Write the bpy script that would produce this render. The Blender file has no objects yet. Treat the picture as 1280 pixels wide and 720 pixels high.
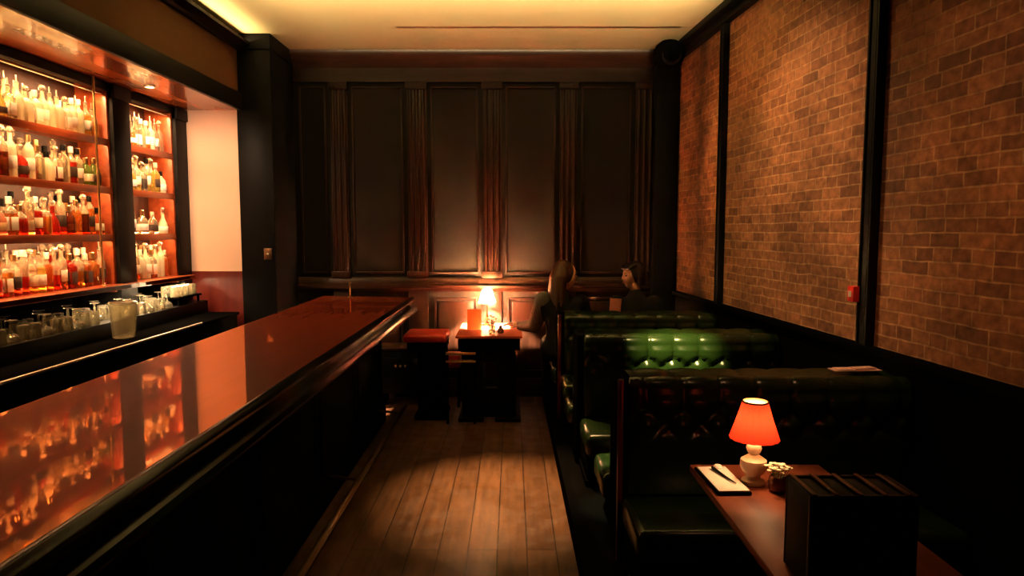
import bpy, bmesh, math, random
from mathutils import Vector, Matrix, Euler
R = math.radians
PI = math.pi
random.seed(11)
SC = bpy.context.scene
COL = SC.collection

# ------------------------------------------------------------------ camera, world, exposure
cam_d = bpy.data.cameras.new('camera'); cam = bpy.data.objects.new('camera', cam_d); COL.objects.link(cam)
cam.location = (0, 0, 1.65); cam.rotation_euler = (R(90 - 4.84), 0, 0)
cam_d.sensor_width = 36; cam_d.lens = 850 / 1280 * 36; cam_d.clip_start = 0.02
SC.camera = cam
w = bpy.data.worlds.new('world'); SC.world = w; w.use_nodes = True
w.node_tree.nodes['Background'].inputs[0].default_value = (0.3, 0.6, 0.5, 1)
w.node_tree.nodes['Background'].inputs[1].default_value = 0.0
SC.view_settings.view_transform = 'Standard'; SC.view_settings.look = 'None'
SC.view_settings.exposure = 0.0; SC.view_settings.gamma = 1.0; SC.view_settings.use_curve_mapping = False
try:
    SC.cycles.use_denoising = True
    SC.cycles.denoiser = 'OPENIMAGEDENOISE'
    SC.cycles.sample_clamp_indirect = 60.0
    SC.cycles.max_bounces = 8; SC.cycles.diffuse_bounces = 2
    SC.cycles.caustics_refractive = True; SC.cycles.blur_glossy = 0.5
    SC.cycles.caustics_reflective = False
except Exception: pass

WARM = (1.0, 0.50, 0.20); AMBER = (1.0, 0.42, 0.14); PEACH = (1.0, 0.62, 0.36)
def aim(o, target):
    o.rotation_euler = (Vector(target) - o.location).to_track_quat('-Z', 'Y').to_euler()
def spot(loc, target, power, ang, blend, col=WARM, radius=0.04):
    d = bpy.data.lights.new('spot_light', 'SPOT'); o = bpy.data.objects.new('spot_light', d); COL.objects.link(o)
    o.location = loc; d.energy = power; d.spot_size = R(ang); d.spot_blend = blend; d.color = col; d.shadow_soft_size = radius
    aim(o, target); return o
def area(loc, target, power, sx, sy, col=WARM, spread=180, rz=None):
    d = bpy.data.lights.new('area_light', 'AREA'); o = bpy.data.objects.new('area_light', d); COL.objects.link(o)
    o.location = loc; d.energy = power; d.shape = 'RECTANGLE'; d.size = sx; d.size_y = sy; d.color = col; d.spread = R(spread)
    aim(o, target); return o
def point(loc, power, col=WARM, radius=0.02):
    d = bpy.data.lights.new('bulb_light', 'POINT'); o = bpy.data.objects.new('bulb_light', d); COL.objects.link(o)
    o.location = loc; d.energy = power; d.color = col; d.shadow_soft_size = radius; return o

# floor pool and booth spot from ceiling spotlights over the aisle
spot((-0.12, 5.0, 3.32), (-0.06, 4.10, 0), 1650, 29, 1.0, (1.0, 0.54, 0.22), 0.03)
spot((0.30, 2.4, 3.30), (1.08, 4.40, 0.80), 2500, 12, 1.0, (1.0, 0.80, 0.26), 0.02)
spot((-0.30, 3.0, 3.30), (0.50, 3.60, 0.45), 900, 9, 0.8, (1.0, 0.86, 0.42), 0.02)
# wall washers on the brick
spot((0.45, 4.1, 3.30), (1.85, 4.20, 1.80), 135, 75, 1.0, (1.0, 0.55, 0.26), 0.06)
spot((0.75, 2.5, 3.30), (1.98, 2.80, 1.10), 42, 70, 1.0, (1.0, 0.46, 0.20), 0.06)
spot((0.80, 5.45, 3.30), (1.70, 5.55, 1.9), 24, 62, 1.0, (1.0, 0.52, 0.22), 0.06)
# cove strip above the bar cornice and an added, unseen tilted uplight, both washing the far ceiling
area((-2.35, 4.7, 3.262), (-1.2, 4.7, 3.55), 22, 2.7, 0.02, (1.0, 0.66, 0.30), 130)
area((-0.25, 3.55, 2.90), (-0.25, 5.05, 3.42), 46, 3.4, 0.06, (1.0, 0.68, 0.33), 29)
# recessed downlights in the bar soffit
spot((-2.62, 5.16, 2.66), (-2.72, 6.1, 1.75), 50, 110, 0.8, PEACH, 0.03)
spot((-2.62, 5.3, 2.67), (-2.85, 5.55, 1.0), 40, 100, 0.8, PEACH, 0.03)
spot((-2.62, 4.3, 2.67), (-2.85, 4.5, 1.0), 40, 100, 0.8, AMBER, 0.03)

# ------------------------------------------------------------------ materials
MATS = {}
def mat(name, col, rough=0.5, metal=0.0, trans=0.0, ior=1.45, coat=0.0, emit=None, es=0.0, noise=None, bump=None, spec=None, sss=0):
    if name in MATS: return MATS[name]
    m = bpy.data.materials.new(name); m.use_nodes = True; MATS[name] = m
    nt = m.node_tree; b = nt.nodes['Principled BSDF']
    b.inputs['Base Color'].default_value = (*col, 1); b.inputs['Roughness'].default_value = rough
    b.inputs['Metallic'].default_value = metal; b.inputs['Transmission Weight'].default_value = trans
    b.inputs['IOR'].default_value = ior; b.inputs['Coat Weight'].default_value = coat; b.inputs['Coat Roughness'].default_value = 0.08
    if spec is not None: b.inputs['Specular IOR Level'].default_value = spec
    if emit: b.inputs['Emission Color'].default_value = (*emit, 1); b.inputs['Emission Strength'].default_value = es
    tc = nt.nodes.new('ShaderNodeTexCoord')
    mp = nt.nodes.new('ShaderNodeMapping'); nt.links.new(tc.outputs['Object'], mp.inputs['Vector'])
    sc, amt, stretch = noise if noise else (12, 0.12, (1, 1, 1))
    mp.inputs['Scale'].default_value = stretch
    n = nt.nodes.new('ShaderNodeTexNoise'); n.inputs['Scale'].default_value = sc; n.inputs['Detail'].default_value = 4
    nt.links.new(mp.outputs[0], n.inputs['Vector'])
    mx = nt.nodes.new('ShaderNodeMix'); mx.data_type = 'RGBA'
    mx.inputs[6].default_value = (*[max(0, c * (1 - amt)) for c in col], 1); mx.inputs[7].default_value = (*[min(1, c * (1 + amt)) for c in col], 1)
    nt.links.new(n.outputs['Fac'], mx.inputs[0]); nt.links.new(mx.outputs[2], b.inputs['Base Color'])
    if bump:
        bn = nt.nodes.new('ShaderNodeBump'); bn.inputs['Strength'].default_value = bump; bn.inputs['Distance'].default_value = 0.004
        nt.links.new(n.outputs['Fac'], bn.inputs['Height']); nt.links.new(bn.outputs[0], b.inputs['Normal'])
    return m
def wood(name, c1, c2, rough, scale=3.0, axis='Y', coat=0.0, metal=0.0, spec=0.5, bump=0.1):
    m = bpy.data.materials.new(name); m.use_nodes = True; MATS[name] = m
    nt = m.node_tree; b = nt.nodes['Principled BSDF']
    b.inputs['Roughness'].default_value = rough; b.inputs['Coat Weight'].default_value = coat; b.inputs['Metallic'].default_value = metal
    b.inputs['Coat Roughness'].default_value = 0.06; b.inputs['Specular IOR Level'].default_value = spec
    tc = nt.nodes.new('ShaderNodeTexCoord'); mp = nt.nodes.new('ShaderNodeMapping')
    st = {'X': (0.12, 1, 1), 'Y': (1, 0.12, 1), 'Z': (1, 1, 0.12)}[axis]
    mp.inputs['Scale'].default_value = st; nt.links.new(tc.outputs['Object'], mp.inputs['Vector'])
    n = nt.nodes.new('ShaderNodeTexNoise'); n.inputs['Scale'].default_value = scale * 6; n.inputs['Detail'].default_value = 6; n.inputs['Distortion'].default_value = 0.6
    nt.links.new(mp.outputs[0], n.inputs['Vector'])
    cr = nt.nodes.new('ShaderNodeValToRGB'); cr.color_ramp.elements[0].position = 0.35; cr.color_ramp.elements[1].position = 0.68
    cr.color_ramp.elements[0].color = (*c1, 1); cr.color_ramp.elements[1].color = (*c2, 1)
    nt.links.new(n.outputs['Fac'], cr.inputs[0]); nt.links.new(cr.outputs[0], b.inputs['Base Color'])
    bn = nt.nodes.new('ShaderNodeBump'); bn.inputs['Strength'].default_value = bump; bn.inputs['Distance'].default_value = 0.002
    nt.links.new(n.outputs['Fac'], bn.inputs['Height']); nt.links.new(bn.outputs[0], b.inputs['Normal'])
    return m
M_black = mat('black_paint', (0.004, 0.004, 0.004), 0.5, spec=0.12)
M_mattblack = mat('matt_black', (0.003, 0.003, 0.003), 0.95, spec=0.0)
M_barblack = mat('black_lacquer', (0.004, 0.004, 0.004), 0.20, spec=0.12)
M_panel = mat('wall_panel_paint', (0.015, 0.0135, 0.011), 0.45, noise=(3, 0.35, (1, 1, 0.3)), spec=0.10)
M_brownwall = mat('brown_plaster', (0.085, 0.046, 0.018), 0.9, spec=0.1)
M_dwood = wood('dark_panel_wood', (0.018, 0.008, 0.004), (0.042, 0.018, 0.010), 0.35, 3, 'Z', spec=.3)
M_dwoodx = wood('dark_rail_wood', (0.018, 0.008, 0.004), (0.042, 0.018, 0.010), 0.35, 3, 'X', spec=.3)
M_mahog = wood('shelf_mahogany', (0.20, 0.035, 0.010), (0.38, 0.085, 0.026), 0.32, 2.5, 'Y')
M_mahogback = wood('shelf_back_mahogany', (0.022, 0.005, 0.002), (0.05, 0.012, 0.004), 0.55, 2.5, 'Z')
M_soffit = wood('soffit_wood', (0.30, 0.07, 0.02), (0.75, 0.25, 0.08), 0.22, 1.0, 'Y', coat=0.3)
M_bar = wood('bar_top_mahogany', (0.17, 0.022, 0.008), (0.23, 0.034, 0.012), 0.13, 2.0, 'Y', coat=0.6, spec=0.9, bump=0.05)
def bar_mat():
    m = bpy.data.materials.new('bar_varnish'); m.use_nodes = True; nt = m.node_tree; L = nt.links.new; b = nt.nodes['Principled BSDF']; out = nt.nodes['Material Output']
    tc = nt.nodes.new('ShaderNodeTexCoord'); mp = nt.nodes.new('ShaderNodeMapping'); mp.inputs['Scale'].default_value = (1, .12, 1); L(tc.outputs['Object'], mp.inputs['Vector'])
    n = nt.nodes.new('ShaderNodeTexNoise'); n.inputs['Scale'].default_value = 14; n.inputs['Detail'].default_value = 6; n.inputs['Distortion'].default_value = .6; L(mp.outputs[0], n.inputs['Vector'])
    cr = nt.nodes.new('ShaderNodeValToRGB'); cr.color_ramp.elements[0].color = (.22, .026, .010, 1); cr.color_ramp.elements[1].color = (.34, .050, .018, 1); L(n.outputs['Fac'], cr.inputs[0])
    L(cr.outputs[0], b.inputs['Base Color']); b.inputs['Roughness'].default_value = .5; b.inputs['Specular IOR Level'].default_value = .1
    g = nt.nodes.new('ShaderNodeBsdfGlossy'); g.inputs['Color'].default_value = (1.0, .40, .17, 1); g.inputs['Roughness'].default_value = .025
    bn = nt.nodes.new('ShaderNodeBump'); bn.inputs['Strength'].default_value = .03; bn.inputs['Distance'].default_value = .002; L(n.outputs['Fac'], bn.inputs['Height']); L(bn.outputs[0], g.inputs['Normal'])
    fr = nt.nodes.new('ShaderNodeFresnel'); fr.inputs['IOR'].default_value = 2.0
    mx = nt.nodes.new('ShaderNodeMixShader'); L(fr.outputs[0], mx.inputs[0]); L(b.outputs[0], mx.inputs[1]); L(g.outputs[0], mx.inputs[2]); L(mx.outputs[0], out.inputs[0]); return m
M_bar = bar_mat()
M_booth_wood = wood('booth_end_wood', (0.10, 0.012, 0.010), (0.17, 0.025, 0.018), 0.30, 2, 'Z')
M_table = wood('table_wood', (0.14, 0.030, 0.014), (0.28, 0.075, 0.032), 0.45, 2, 'Y', spec=.25)
M_green = mat('green_leather', (0.011, 0.025, 0.006), 0.25, noise=(60, 0.3, (1, 1, 1)), bump=0.08, spec=0.45)
M_red = mat('red_leather', (0.80, 0.07, 0.05), 0.4, bump=0.1, noise=(50, 0.15, (1, 1, 1)))
M_redtop = mat('red_table_top', (0.62, 0.13, 0.08), 0.35, spec=0.4)
M_peach = mat('peach_plaster', (0.85, 0.58, 0.44), 0.8, noise=(4, 0.04, (1, 1, 1)))
M_ceil = mat('ceiling_plaster', (0.56, 0.51, 0.30), 0.9, spec=0.1, noise=(2, 0.05, (1, 1, 1)))
M_brass = mat('aged_brass', (0.75, 0.48, 0.22), 0.28, metal=1.0)
M_dbrass = mat('dark_brass', (0.30, 0.20, 0.12), 0.35, metal=1.0)
M_steel = mat('steel', (0.45, 0.40, 0.34), 0.3, metal=1.0)
M_paper = mat('white_paper', (0.85, 0.78, 0.70), 0.8)
M_pink = mat('pink_card', (0.85, 0.28, 0.22), 0.8)
M_skin = mat('skin', (0.72, 0.40, 0.28), 0.5)
M_stone = mat('cream_stone', (0.78, 0.50, 0.34), 0.35, noise=(25, 0.3, (1, 1, 1)))
M_flower = mat('cream_petals', (0.85, 0.80, 0.55), 0.7)
M_leaf = mat('leaf_green', (0.05, 0.12, 0.03), 0.6)
M_darkglass = mat('dark_pot_glaze', (0.10, 0.035, 0.02), 0.15)
M_clear = mat('clear_glass', (0.95, 0.86, 0.68), 0.05, trans=0.85, ior=1.45)
M_redplastic = mat('red_plastic', (0.8, 0.03, 0.02), 0.4)
M_white = mat('white_plastic', (0.8, 0.72, 0.6), 0.5)
M_dkhair = mat('dark_hair', (0.010, 0.007, 0.005), 0.35, noise=(40, 0.5, (1, 1, 0.1)), bump=0.6)
M_blhair = mat('blond_brown_hair', (0.09, 0.042, 0.018), 0.4, noise=(40, 0.5, (1, 1, 0.1)), bump=0.6)
M_greycloth = mat('grey_knit', (0.17, 0.16, 0.14), 0.9, noise=(90, 0.6, (1, 1, 1)), bump=0.8)
M_blkcloth = mat('black_cloth', (0.006, 0.006, 0.007), 0.9, noise=(90, 0.3, (1, 1, 1)), bump=0.3)
M_lip = mat('lip_red', (0.5, 0.08, 0.07), 0.4)
M_eye = mat('eye_dark', (0.02, 0.012, 0.01), 0.15)
M_rubber = mat('black_rubber', (0.008, 0.008, 0.008), 0.7, spec=0.2)

def brick_mat():
    m = bpy.data.materials.new('old_brick'); m.use_nodes = True; nt = m.node_tree; b = nt.nodes['Principled BSDF']
    L = nt.links.new
    tc = nt.nodes.new('ShaderNodeTexCoord'); sep = nt.nodes.new('ShaderNodeSeparateXYZ'); L(tc.outputs['Object'], sep.inputs[0])
    cmb = nt.nodes.new('ShaderNodeCombineXYZ'); L(sep.outputs['X'], cmb.inputs['X']); L(sep.outputs['Z'], cmb.inputs['Y'])
    wob = nt.nodes.new('ShaderNodeTexNoise'); wob.inputs['Scale'].default_value = 5; L(cmb.outputs[0], wob.inputs['Vector'])
    ws = nt.nodes.new('ShaderNodeVectorMath'); ws.operation = 'SUBTRACT'; ws.inputs[1].default_value = (.5, .5, .5); L(wob.outputs['Color'], ws.inputs[0])
    wm = nt.nodes.new('ShaderNodeVectorMath'); wm.operation = 'SCALE'; wm.inputs['Scale'].default_value = 0.022; L(ws.outputs[0], wm.inputs[0])
    wa = nt.nodes.new('ShaderNodeVectorMath'); wa.operation = 'ADD'; L(cmb.outputs[0], wa.inputs[0]); L(wm.outputs[0], wa.inputs[1])
    br = nt.nodes.new('ShaderNodeTexBrick'); L(wa.outputs[0], br.inputs['Vector'])
    br.inputs['Scale'].default_value = 1.0; br.inputs['Brick Width'].default_value = 0.185; br.inputs['Row Height'].default_value = 0.063
    br.inputs['Mortar Size'].default_value = 0.0045; br.inputs['Mortar Smooth'].default_value = 0.25; br.inputs['Bias'].default_value = -0.35
    br.offset = 0.5; br.offset_frequency = 2; br.squash = 0.62; br.squash_frequency = 3
    br.inputs['Color1'].default_value = (0.43, 0.185, 0.078, 1); br.inputs['Color2'].default_value = (0.12, 0.048, 0.026, 1)
    br.inputs['Mortar'].default_value = (0.56, 0.32, 0.16, 1)
    n1 = nt.nodes.new('ShaderNodeTexNoise'); n1.inputs['Scale'].default_value = 22; n1.inputs['Detail'].default_value = 6; L(cmb.outputs[0], n1.inputs['Vector'])
    r1 = nt.nodes.new('ShaderNodeMapRange'); r1.inputs[1].default_value = 0.3; r1.inputs[2].default_value = 0.7; r1.inputs[3].default_value = 0.55; r1.inputs[4].default_value = 1.25; L(n1.outputs['Fac'], r1.inputs[0])
    n2 = nt.nodes.new('ShaderNodeTexNoise'); n2.inputs['Scale'].default_value = 1.6; n2.inputs['Detail'].default_value = 5; L(cmb.outputs[0], n2.inputs['Vector'])
    r2 = nt.nodes.new('ShaderNodeMapRange'); r2.inputs[1].default_value = 0.35; r2.inputs[2].default_value = 0.6; r2.inputs[3].default_value = 0.55; r2.inputs[4].default_value = 1.1; L(n2.outputs['Fac'], r2.inputs[0])
    mu = nt.nodes.new('ShaderNodeMath'); mu.operation = 'MULTIPLY'; L(r1.outputs[0], mu.inputs[0]); L(r2.outputs[0], mu.inputs[1])
    # dark soot stain running down near the far corner
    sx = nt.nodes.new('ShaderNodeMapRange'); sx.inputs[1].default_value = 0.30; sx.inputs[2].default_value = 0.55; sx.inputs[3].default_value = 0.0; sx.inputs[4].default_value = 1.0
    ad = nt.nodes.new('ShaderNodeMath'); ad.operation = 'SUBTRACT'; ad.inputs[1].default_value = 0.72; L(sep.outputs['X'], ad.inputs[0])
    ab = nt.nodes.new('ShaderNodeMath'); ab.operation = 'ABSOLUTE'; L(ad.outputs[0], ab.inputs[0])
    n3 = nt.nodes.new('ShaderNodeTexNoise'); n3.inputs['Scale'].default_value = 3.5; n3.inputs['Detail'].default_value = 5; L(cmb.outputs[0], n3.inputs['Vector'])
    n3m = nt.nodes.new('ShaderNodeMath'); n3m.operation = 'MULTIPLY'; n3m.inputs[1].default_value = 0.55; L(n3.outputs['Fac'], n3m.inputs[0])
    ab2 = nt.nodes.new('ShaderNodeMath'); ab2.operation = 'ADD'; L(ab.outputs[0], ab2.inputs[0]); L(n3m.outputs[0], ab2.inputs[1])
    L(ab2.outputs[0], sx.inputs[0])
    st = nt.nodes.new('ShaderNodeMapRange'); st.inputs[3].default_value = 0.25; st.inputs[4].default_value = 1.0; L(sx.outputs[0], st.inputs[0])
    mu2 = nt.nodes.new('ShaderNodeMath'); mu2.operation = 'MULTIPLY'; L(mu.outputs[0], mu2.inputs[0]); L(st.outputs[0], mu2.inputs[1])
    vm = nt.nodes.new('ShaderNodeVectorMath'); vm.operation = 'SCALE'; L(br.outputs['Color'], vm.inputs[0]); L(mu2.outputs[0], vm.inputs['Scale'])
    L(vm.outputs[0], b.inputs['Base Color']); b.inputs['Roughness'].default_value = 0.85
    inv = nt.nodes.new('ShaderNodeMath'); inv.operation = 'MULTIPLY_ADD'; inv.inputs[1].default_value = -1.0; L(br.outputs['Fac'], inv.inputs[0])
    nb = nt.nodes.new('ShaderNodeMath'); nb.operation = 'MULTIPLY'; nb.inputs[1].default_value = 0.7; L(n1.outputs['Fac'], nb.inputs[0]); L(nb.outputs[0], inv.inputs[2])
    bp = nt.nodes.new('ShaderNodeBump'); bp.inputs['Strength'].default_value = 0.8; bp.inputs['Distance'].default_value = 0.008
    L(inv.outputs[0], bp.inputs['Height']); L(bp.outputs[0], b.inputs['Normal'])
    return m
def floor_mat():
    m = bpy.data.materials.new('floor_boards'); m.use_nodes = True; nt = m.node_tree; b = nt.nodes['Principled BSDF']; L = nt.links.new
    tc = nt.nodes.new('ShaderNodeTexCoord'); mp = nt.nodes.new('ShaderNodeMapping'); mp.inputs['Rotation'].default_value = (0, 0, PI / 2)
    mp.inputs['Location'].default_value = (0.3, 0.075, 0)
    L(tc.outputs['Object'], mp.inputs['Vector'])
    br = nt.nodes.new('ShaderNodeTexBrick'); L(mp.outputs[0], br.inputs['Vector'])
    br.inputs['Scale'].default_value = 1; br.inputs['Brick Width'].default_value = 3.1; br.inputs['Row Height'].default_value = 0.152
    br.inputs['Mortar Size'].default_value = 0.0035; br.inputs['Mortar Smooth'].default_value = 0.3
    br.inputs['Color1'].default_value = (0.15, 0.070, 0.030, 1); br.inputs['Color2'].default_value = (0.10, 0.045, 0.019, 1); br.inputs['Mortar'].default_value = (0.012, 0.006, 0.003, 1)
    mp2 = nt.nodes.new('ShaderNodeMapping'); mp2.inputs['Scale'].default_value = (1, 0.1, 1); L(tc.outputs['Object'], mp2.inputs['Vector'])
    n = nt.nodes.new('ShaderNodeTexNoise'); n.inputs['Scale'].default_value = 26; n.inputs['Detail'].default_value = 7; L(mp2.outputs[0], n.inputs['Vector'])
    r = nt.nodes.new('ShaderNodeMapRange'); r.inputs[1].default_value = .3; r.inputs[2].default_value = .7; r.inputs[3].default_value = .6; r.inputs[4].default_value = 1.25; L(n.outputs['Fac'], r.inputs[0])
    vm = nt.nodes.new('ShaderNodeVectorMath'); vm.operation = 'SCALE'; L(br.outputs['Color'], vm.inputs[0]); L(r.outputs[0], vm.inputs['Scale']); L(vm.outputs[0], b.inputs['Base Color'])
    n4 = nt.nodes.new('ShaderNodeTexNoise'); n4.inputs['Scale'].default_value = 9; n4.inputs['Detail'].default_value = 8; L(tc.outputs['Object'], n4.inputs['Vector'])
    r4 = nt.nodes.new('ShaderNodeMapRange'); r4.inputs[1].default_value = .35; r4.inputs[2].default_value = .65; r4.inputs[3].default_value = .28; r4.inputs[4].default_value = .48; L(n4.outputs['Fac'], r4.inputs[0]); L(r4.outputs[0], b.inputs['Roughness'])
    bp = nt.nodes.new('ShaderNodeBump'); bp.inputs['Strength'].default_value = 0.5; bp.inputs['Distance'].default_value = 0.004; bp.invert = True
    ad = nt.nodes.new('ShaderNodeMath'); ad.operation = 'MULTIPLY_ADD'; ad.inputs[1].default_value = 0.35; L(n.outputs['Fac'], ad.inputs[0]); L(br.outputs['Fac'], ad.inputs[2]); L(ad.outputs[0], bp.inputs['Height']); L(bp.outputs[0], b.inputs['Normal'])
    return m
def shade_mat(name, col, tcol):
    m = bpy.data.materials.new(name); m.use_nodes = True; nt = m.node_tree; nt.nodes.clear(); L = nt.links.new
    out = nt.nodes.new('ShaderNodeOutputMaterial'); d = nt.nodes.new('ShaderNodeBsdfDiffuse'); t = nt.nodes.new('ShaderNodeBsdfTranslucent'); mx = nt.nodes.new('ShaderNodeMixShader')
    tc = nt.nodes.new('ShaderNodeTexCoord'); n = nt.nodes.new('ShaderNodeTexNoise'); n.inputs['Scale'].default_value = 120; L(tc.outputs['Object'], n.inputs['Vector'])
    mc = nt.nodes.new('ShaderNodeMix'); mc.data_type = 'RGBA'; mc.inputs[6].default_value = (*[c * .85 for c in tcol], 1); mc.inputs[7].default_value = (*tcol, 1); L(n.outputs['Fac'], mc.inputs[0])
    d.inputs[0].default_value = (*col, 1); L(mc.outputs[2], t.inputs[0]); mx.inputs[0].default_value = 0.6
    ge = nt.nodes.new('ShaderNodeNewGeometry'); ml = nt.nodes.new('ShaderNodeMix'); ml.data_type = 'RGBA'; ml.inputs[6].default_value = (*col, 1); ml.inputs[7].default_value = (.9, .75, .6, 1); L(ge.outputs['Backfacing'], ml.inputs[0]); L(ml.outputs[2], d.inputs[0])
    L(d.outputs[0], mx.inputs[1]); L(t.outputs[0], mx.inputs[2]); L(mx.outputs[0], out.inputs[0]); return m
M_brick = brick_mat(); M_floor = floor_mat()
M_shade = shade_mat('orange_red_shade', (0.6, 0.06, 0.03), (0.24, 0.018, 0.008))
M_shade2 = shade_mat('cream_shade', (0.9, 0.6, 0.4), (0.95, 0.75, 0.5))

# ------------------------------------------------------------------ mesh helpers
class MB:
    def __init__(s): s.bm = bmesh.new()
    def box(s, x0, x1, y0, y1, z0, z1, bev=0.0, M=None):
        r = bmesh.ops.create_cube(s.bm, size=1)
        mt = Matrix.Translation(((x0 + x1) / 2, (y0 + y1) / 2, (z0 + z1) / 2)) @ Matrix.Diagonal((x1 - x0, y1 - y0, z1 - z0, 1))
        if M is not None: mt = M @ mt
        bmesh.ops.transform(s.bm, matrix=mt, verts=r['verts'])
        if bev > 0:
            es = list({e for v in r['verts'] for e in v.link_edges})
            bmesh.ops.bevel(s.bm, geom=es, offset=bev, segments=2, affect='EDGES', profile=0.5)
        return s
    def lathe(s, prof, c=(0, 0, 0), seg=20, M=None, flute=0.0, nfl=12, cap=True):
        rings = []
        for (r, z) in prof:
            ring = []
            for k in range(seg):
                a = 2 * PI * k / seg; rr = r * (1 + flute * math.cos(nfl * a))
                p = Vector((c[0] + rr * math.cos(a), c[1] + rr * math.sin(a), c[2] + z))
                if M is not None: p = M @ p
                ring.append(s.bm.verts.new(p))
            rings.append(ring)
        for i in range(len(rings) - 1):
            for k in range(seg):
                s.bm.faces.new((rings[i][k], rings[i][(k + 1) % seg], rings[i + 1][(k + 1) % seg], rings[i + 1][k]))
        if cap and prof[0][0] > 0.0005: s.bm.faces.new(list(reversed(rings[0])))
        if cap and prof[-1][0] > 0.0005: s.bm.faces.new(rings[-1])
        return s
    def tube(s, pts, rad, seg=10, caps=True):
        pts = [Vector(p) for p in pts]; rings = []
        for i, p in enumerate(pts):
            d = (pts[min(i + 1, len(pts) - 1)] - pts[max(i - 1, 0)]).normalized()
            up = Vector((0, 0, 1)) if abs(d.z) < 0.9 else Vector((1, 0, 0))
            a = d.cross(up).normalized(); b = d.cross(a).normalized(); r = rad[i] if isinstance(rad, (list, tuple)) else rad
            rings.append([s.bm.verts.new(p + a * r * math.cos(2 * PI * k / seg) + b * r * math.sin(2 * PI * k / seg)) for k in range(seg)])
        for i in range(len(rings) - 1):
            for k in range(seg): s.bm.faces.new((rings[i][k], rings[i][(k + 1) % seg], rings[i + 1][(k + 1) % seg], rings[i + 1][k]))
        if caps: s.bm.faces.new(rings[0]); s.bm.faces.new(rings[-1])
        return s
    def prism(s, poly, z0, z1):      # polygon in xy, extruded in z
        a = [s.bm.verts.new((p[0], p[1], z0)) for p in poly]; b = [s.bm.verts.new((p[0], p[1], z1)) for p in poly]
        s.bm.faces.new(list(reversed(a))); s.bm.faces.new(b)
        for i in range(len(poly)): s.bm.faces.new((a[i], a[(i + 1) % len(poly)], b[(i + 1) % len(poly)], b[i]))
        return s
    def extrude_profile(s, prof, p0, p1, side):   # prof list of (out, z); swept straight from p0 to p1 (xy), out along side
        p0 = Vector((*p0, 0)); p1 = Vector((*p1, 0)); sd = Vector((*side, 0)).normalized()
        A = [s.bm.verts.new(p0 + sd * o + Vector((0, 0, z))) for o, z in prof]; B = [s.bm.verts.new(p1 + sd * o + Vector((0, 0, z))) for o, z in prof]
        n = len(prof)
        for i in range(n): s.bm.faces.new((A[i], A[(i + 1) % n], B[(i + 1) % n], B[i]))
        s.bm.faces.new(A); s.bm.faces.new(B); return s
    def sphere(s, c, r, sc=(1, 1, 1), seg=16, M=None):
        res = bmesh.ops.create_uvsphere(s.bm, u_segments=seg, v_segments=seg // 2 + 2, radius=r)
        mt = Matrix.Translation(c) @ Matrix.Diagonal((*sc, 1))
        if M is not None: mt = M @ mt
        bmesh.ops.transform(s.bm, matrix=mt, verts=res['verts']); return s
    def mesh(s, name, m, smooth=True, ang=40):
        bmesh.ops.recalc_face_normals(s.bm, faces=s.bm.faces)
        me = bpy.data.meshes.new(name); s.bm.to_mesh(me); s.bm.free(); me.materials.append(m)
        if smooth:
            for p in me.polygons: p.use_smooth = True
            try: me.set_sharp_from_angle(angle=R(ang))
            except Exception: pass
        return me
    def build(s, name, m, parent=None, smooth=True, ang=40):
        o = bpy.data.objects.new(name, s.mesh(name, m, smooth, ang)); COL.objects.link(o)
        if parent is not None: o.parent = parent
        return o
def link_mesh(name, me, parent=None, loc=None):
    o = bpy.data.objects.new(name, me); COL.objects.link(o)
    if parent is not None: o.parent = parent
    if loc is not None: o.location = loc
    return o
def thing(name, label, cat, loc=(0, 0, 0), rz=0, group=None):
    o = bpy.data.objects.new(name, None); COL.objects.link(o); o.location = loc; o.rotation_euler = (0, 0, rz); o.empty_display_size = 0.1
    o['label'] = label; o['category'] = cat
    if group: o['group'] = group
    return o
def tag(o, label, cat, group=None):
    o['label'] = label; o['category'] = cat
    if group: o['group'] = group
    return o
def struct(o, label=None, cat=None):
    o['kind'] = 'structure'
    if label: o['label'] = label
    if cat: o['category'] = cat
    return o
ORD = 'first second third fourth fifth sixth seventh eighth ninth tenth eleventh twelfth thirteenth fourteenth fifteenth sixteenth seventeenth eighteenth nineteenth twentieth'.split()
ORD += ['twenty-' + o for o in ORD[:9]] + ['thirtieth']

# ------------------------------------------------------------------ room shell
WX0, WS = 1.59, -0.0733                       # brick wall line x = WX0 + WS*(Y-6.66)
def wx(Y): return WX0 + WS * (Y - 6.66)
YB = 6.70; YF = -1.6
struct(MB().box(-3.4, 2.5, YF, 6.95, -0.12, 0.0).build('floor', M_floor, smooth=False), 'worn dark wooden floorboards running down the aisle', 'floor')
# ceiling: flat field dropped a little, shaped so the border behind falls in shade
cz, fz = 3.352, 3.325
V = [(-2.42, 6.72, cz), (1.75, 6.72, cz), (2.45, YF - .05, cz), (-2.42, YF - .05, cz), (-0.98, 5.77, cz), (1.41, 5.77, cz), (1.75, YF + .3, cz), (-2.0, YF + .3, cz)]
bm = bmesh.new(); vs = [bm.verts.new(v) for v in V]; up = [bm.verts.new((v[0], v[1], fz)) for v in V[4:]]; top = [bm.verts.new((v[0], v[1], 3.75)) for v in V[:4]]
for f in ((0, 1, 5, 4), (1, 2, 6, 5), (2, 3, 7, 6), (3, 0, 4, 7)): bm.faces.new([vs[i] for i in f])
for i in range(4): bm.faces.new((vs[4 + i], vs[4 + (i + 1) % 4], up[(i + 1) % 4], up[i]))
bm.faces.new(up); bm.faces.new(top)
for i in range(4): bm.faces.new((vs[i], vs[(i + 1) % 4], top[(i + 1) % 4], top[i]))
mb = MB(); mb.bm.free(); mb.bm = bm
struct(mb.build('ceiling', M_ceil, smooth=False), 'olive yellow plaster ceiling with a slightly dropped centre', 'ceiling')
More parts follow.
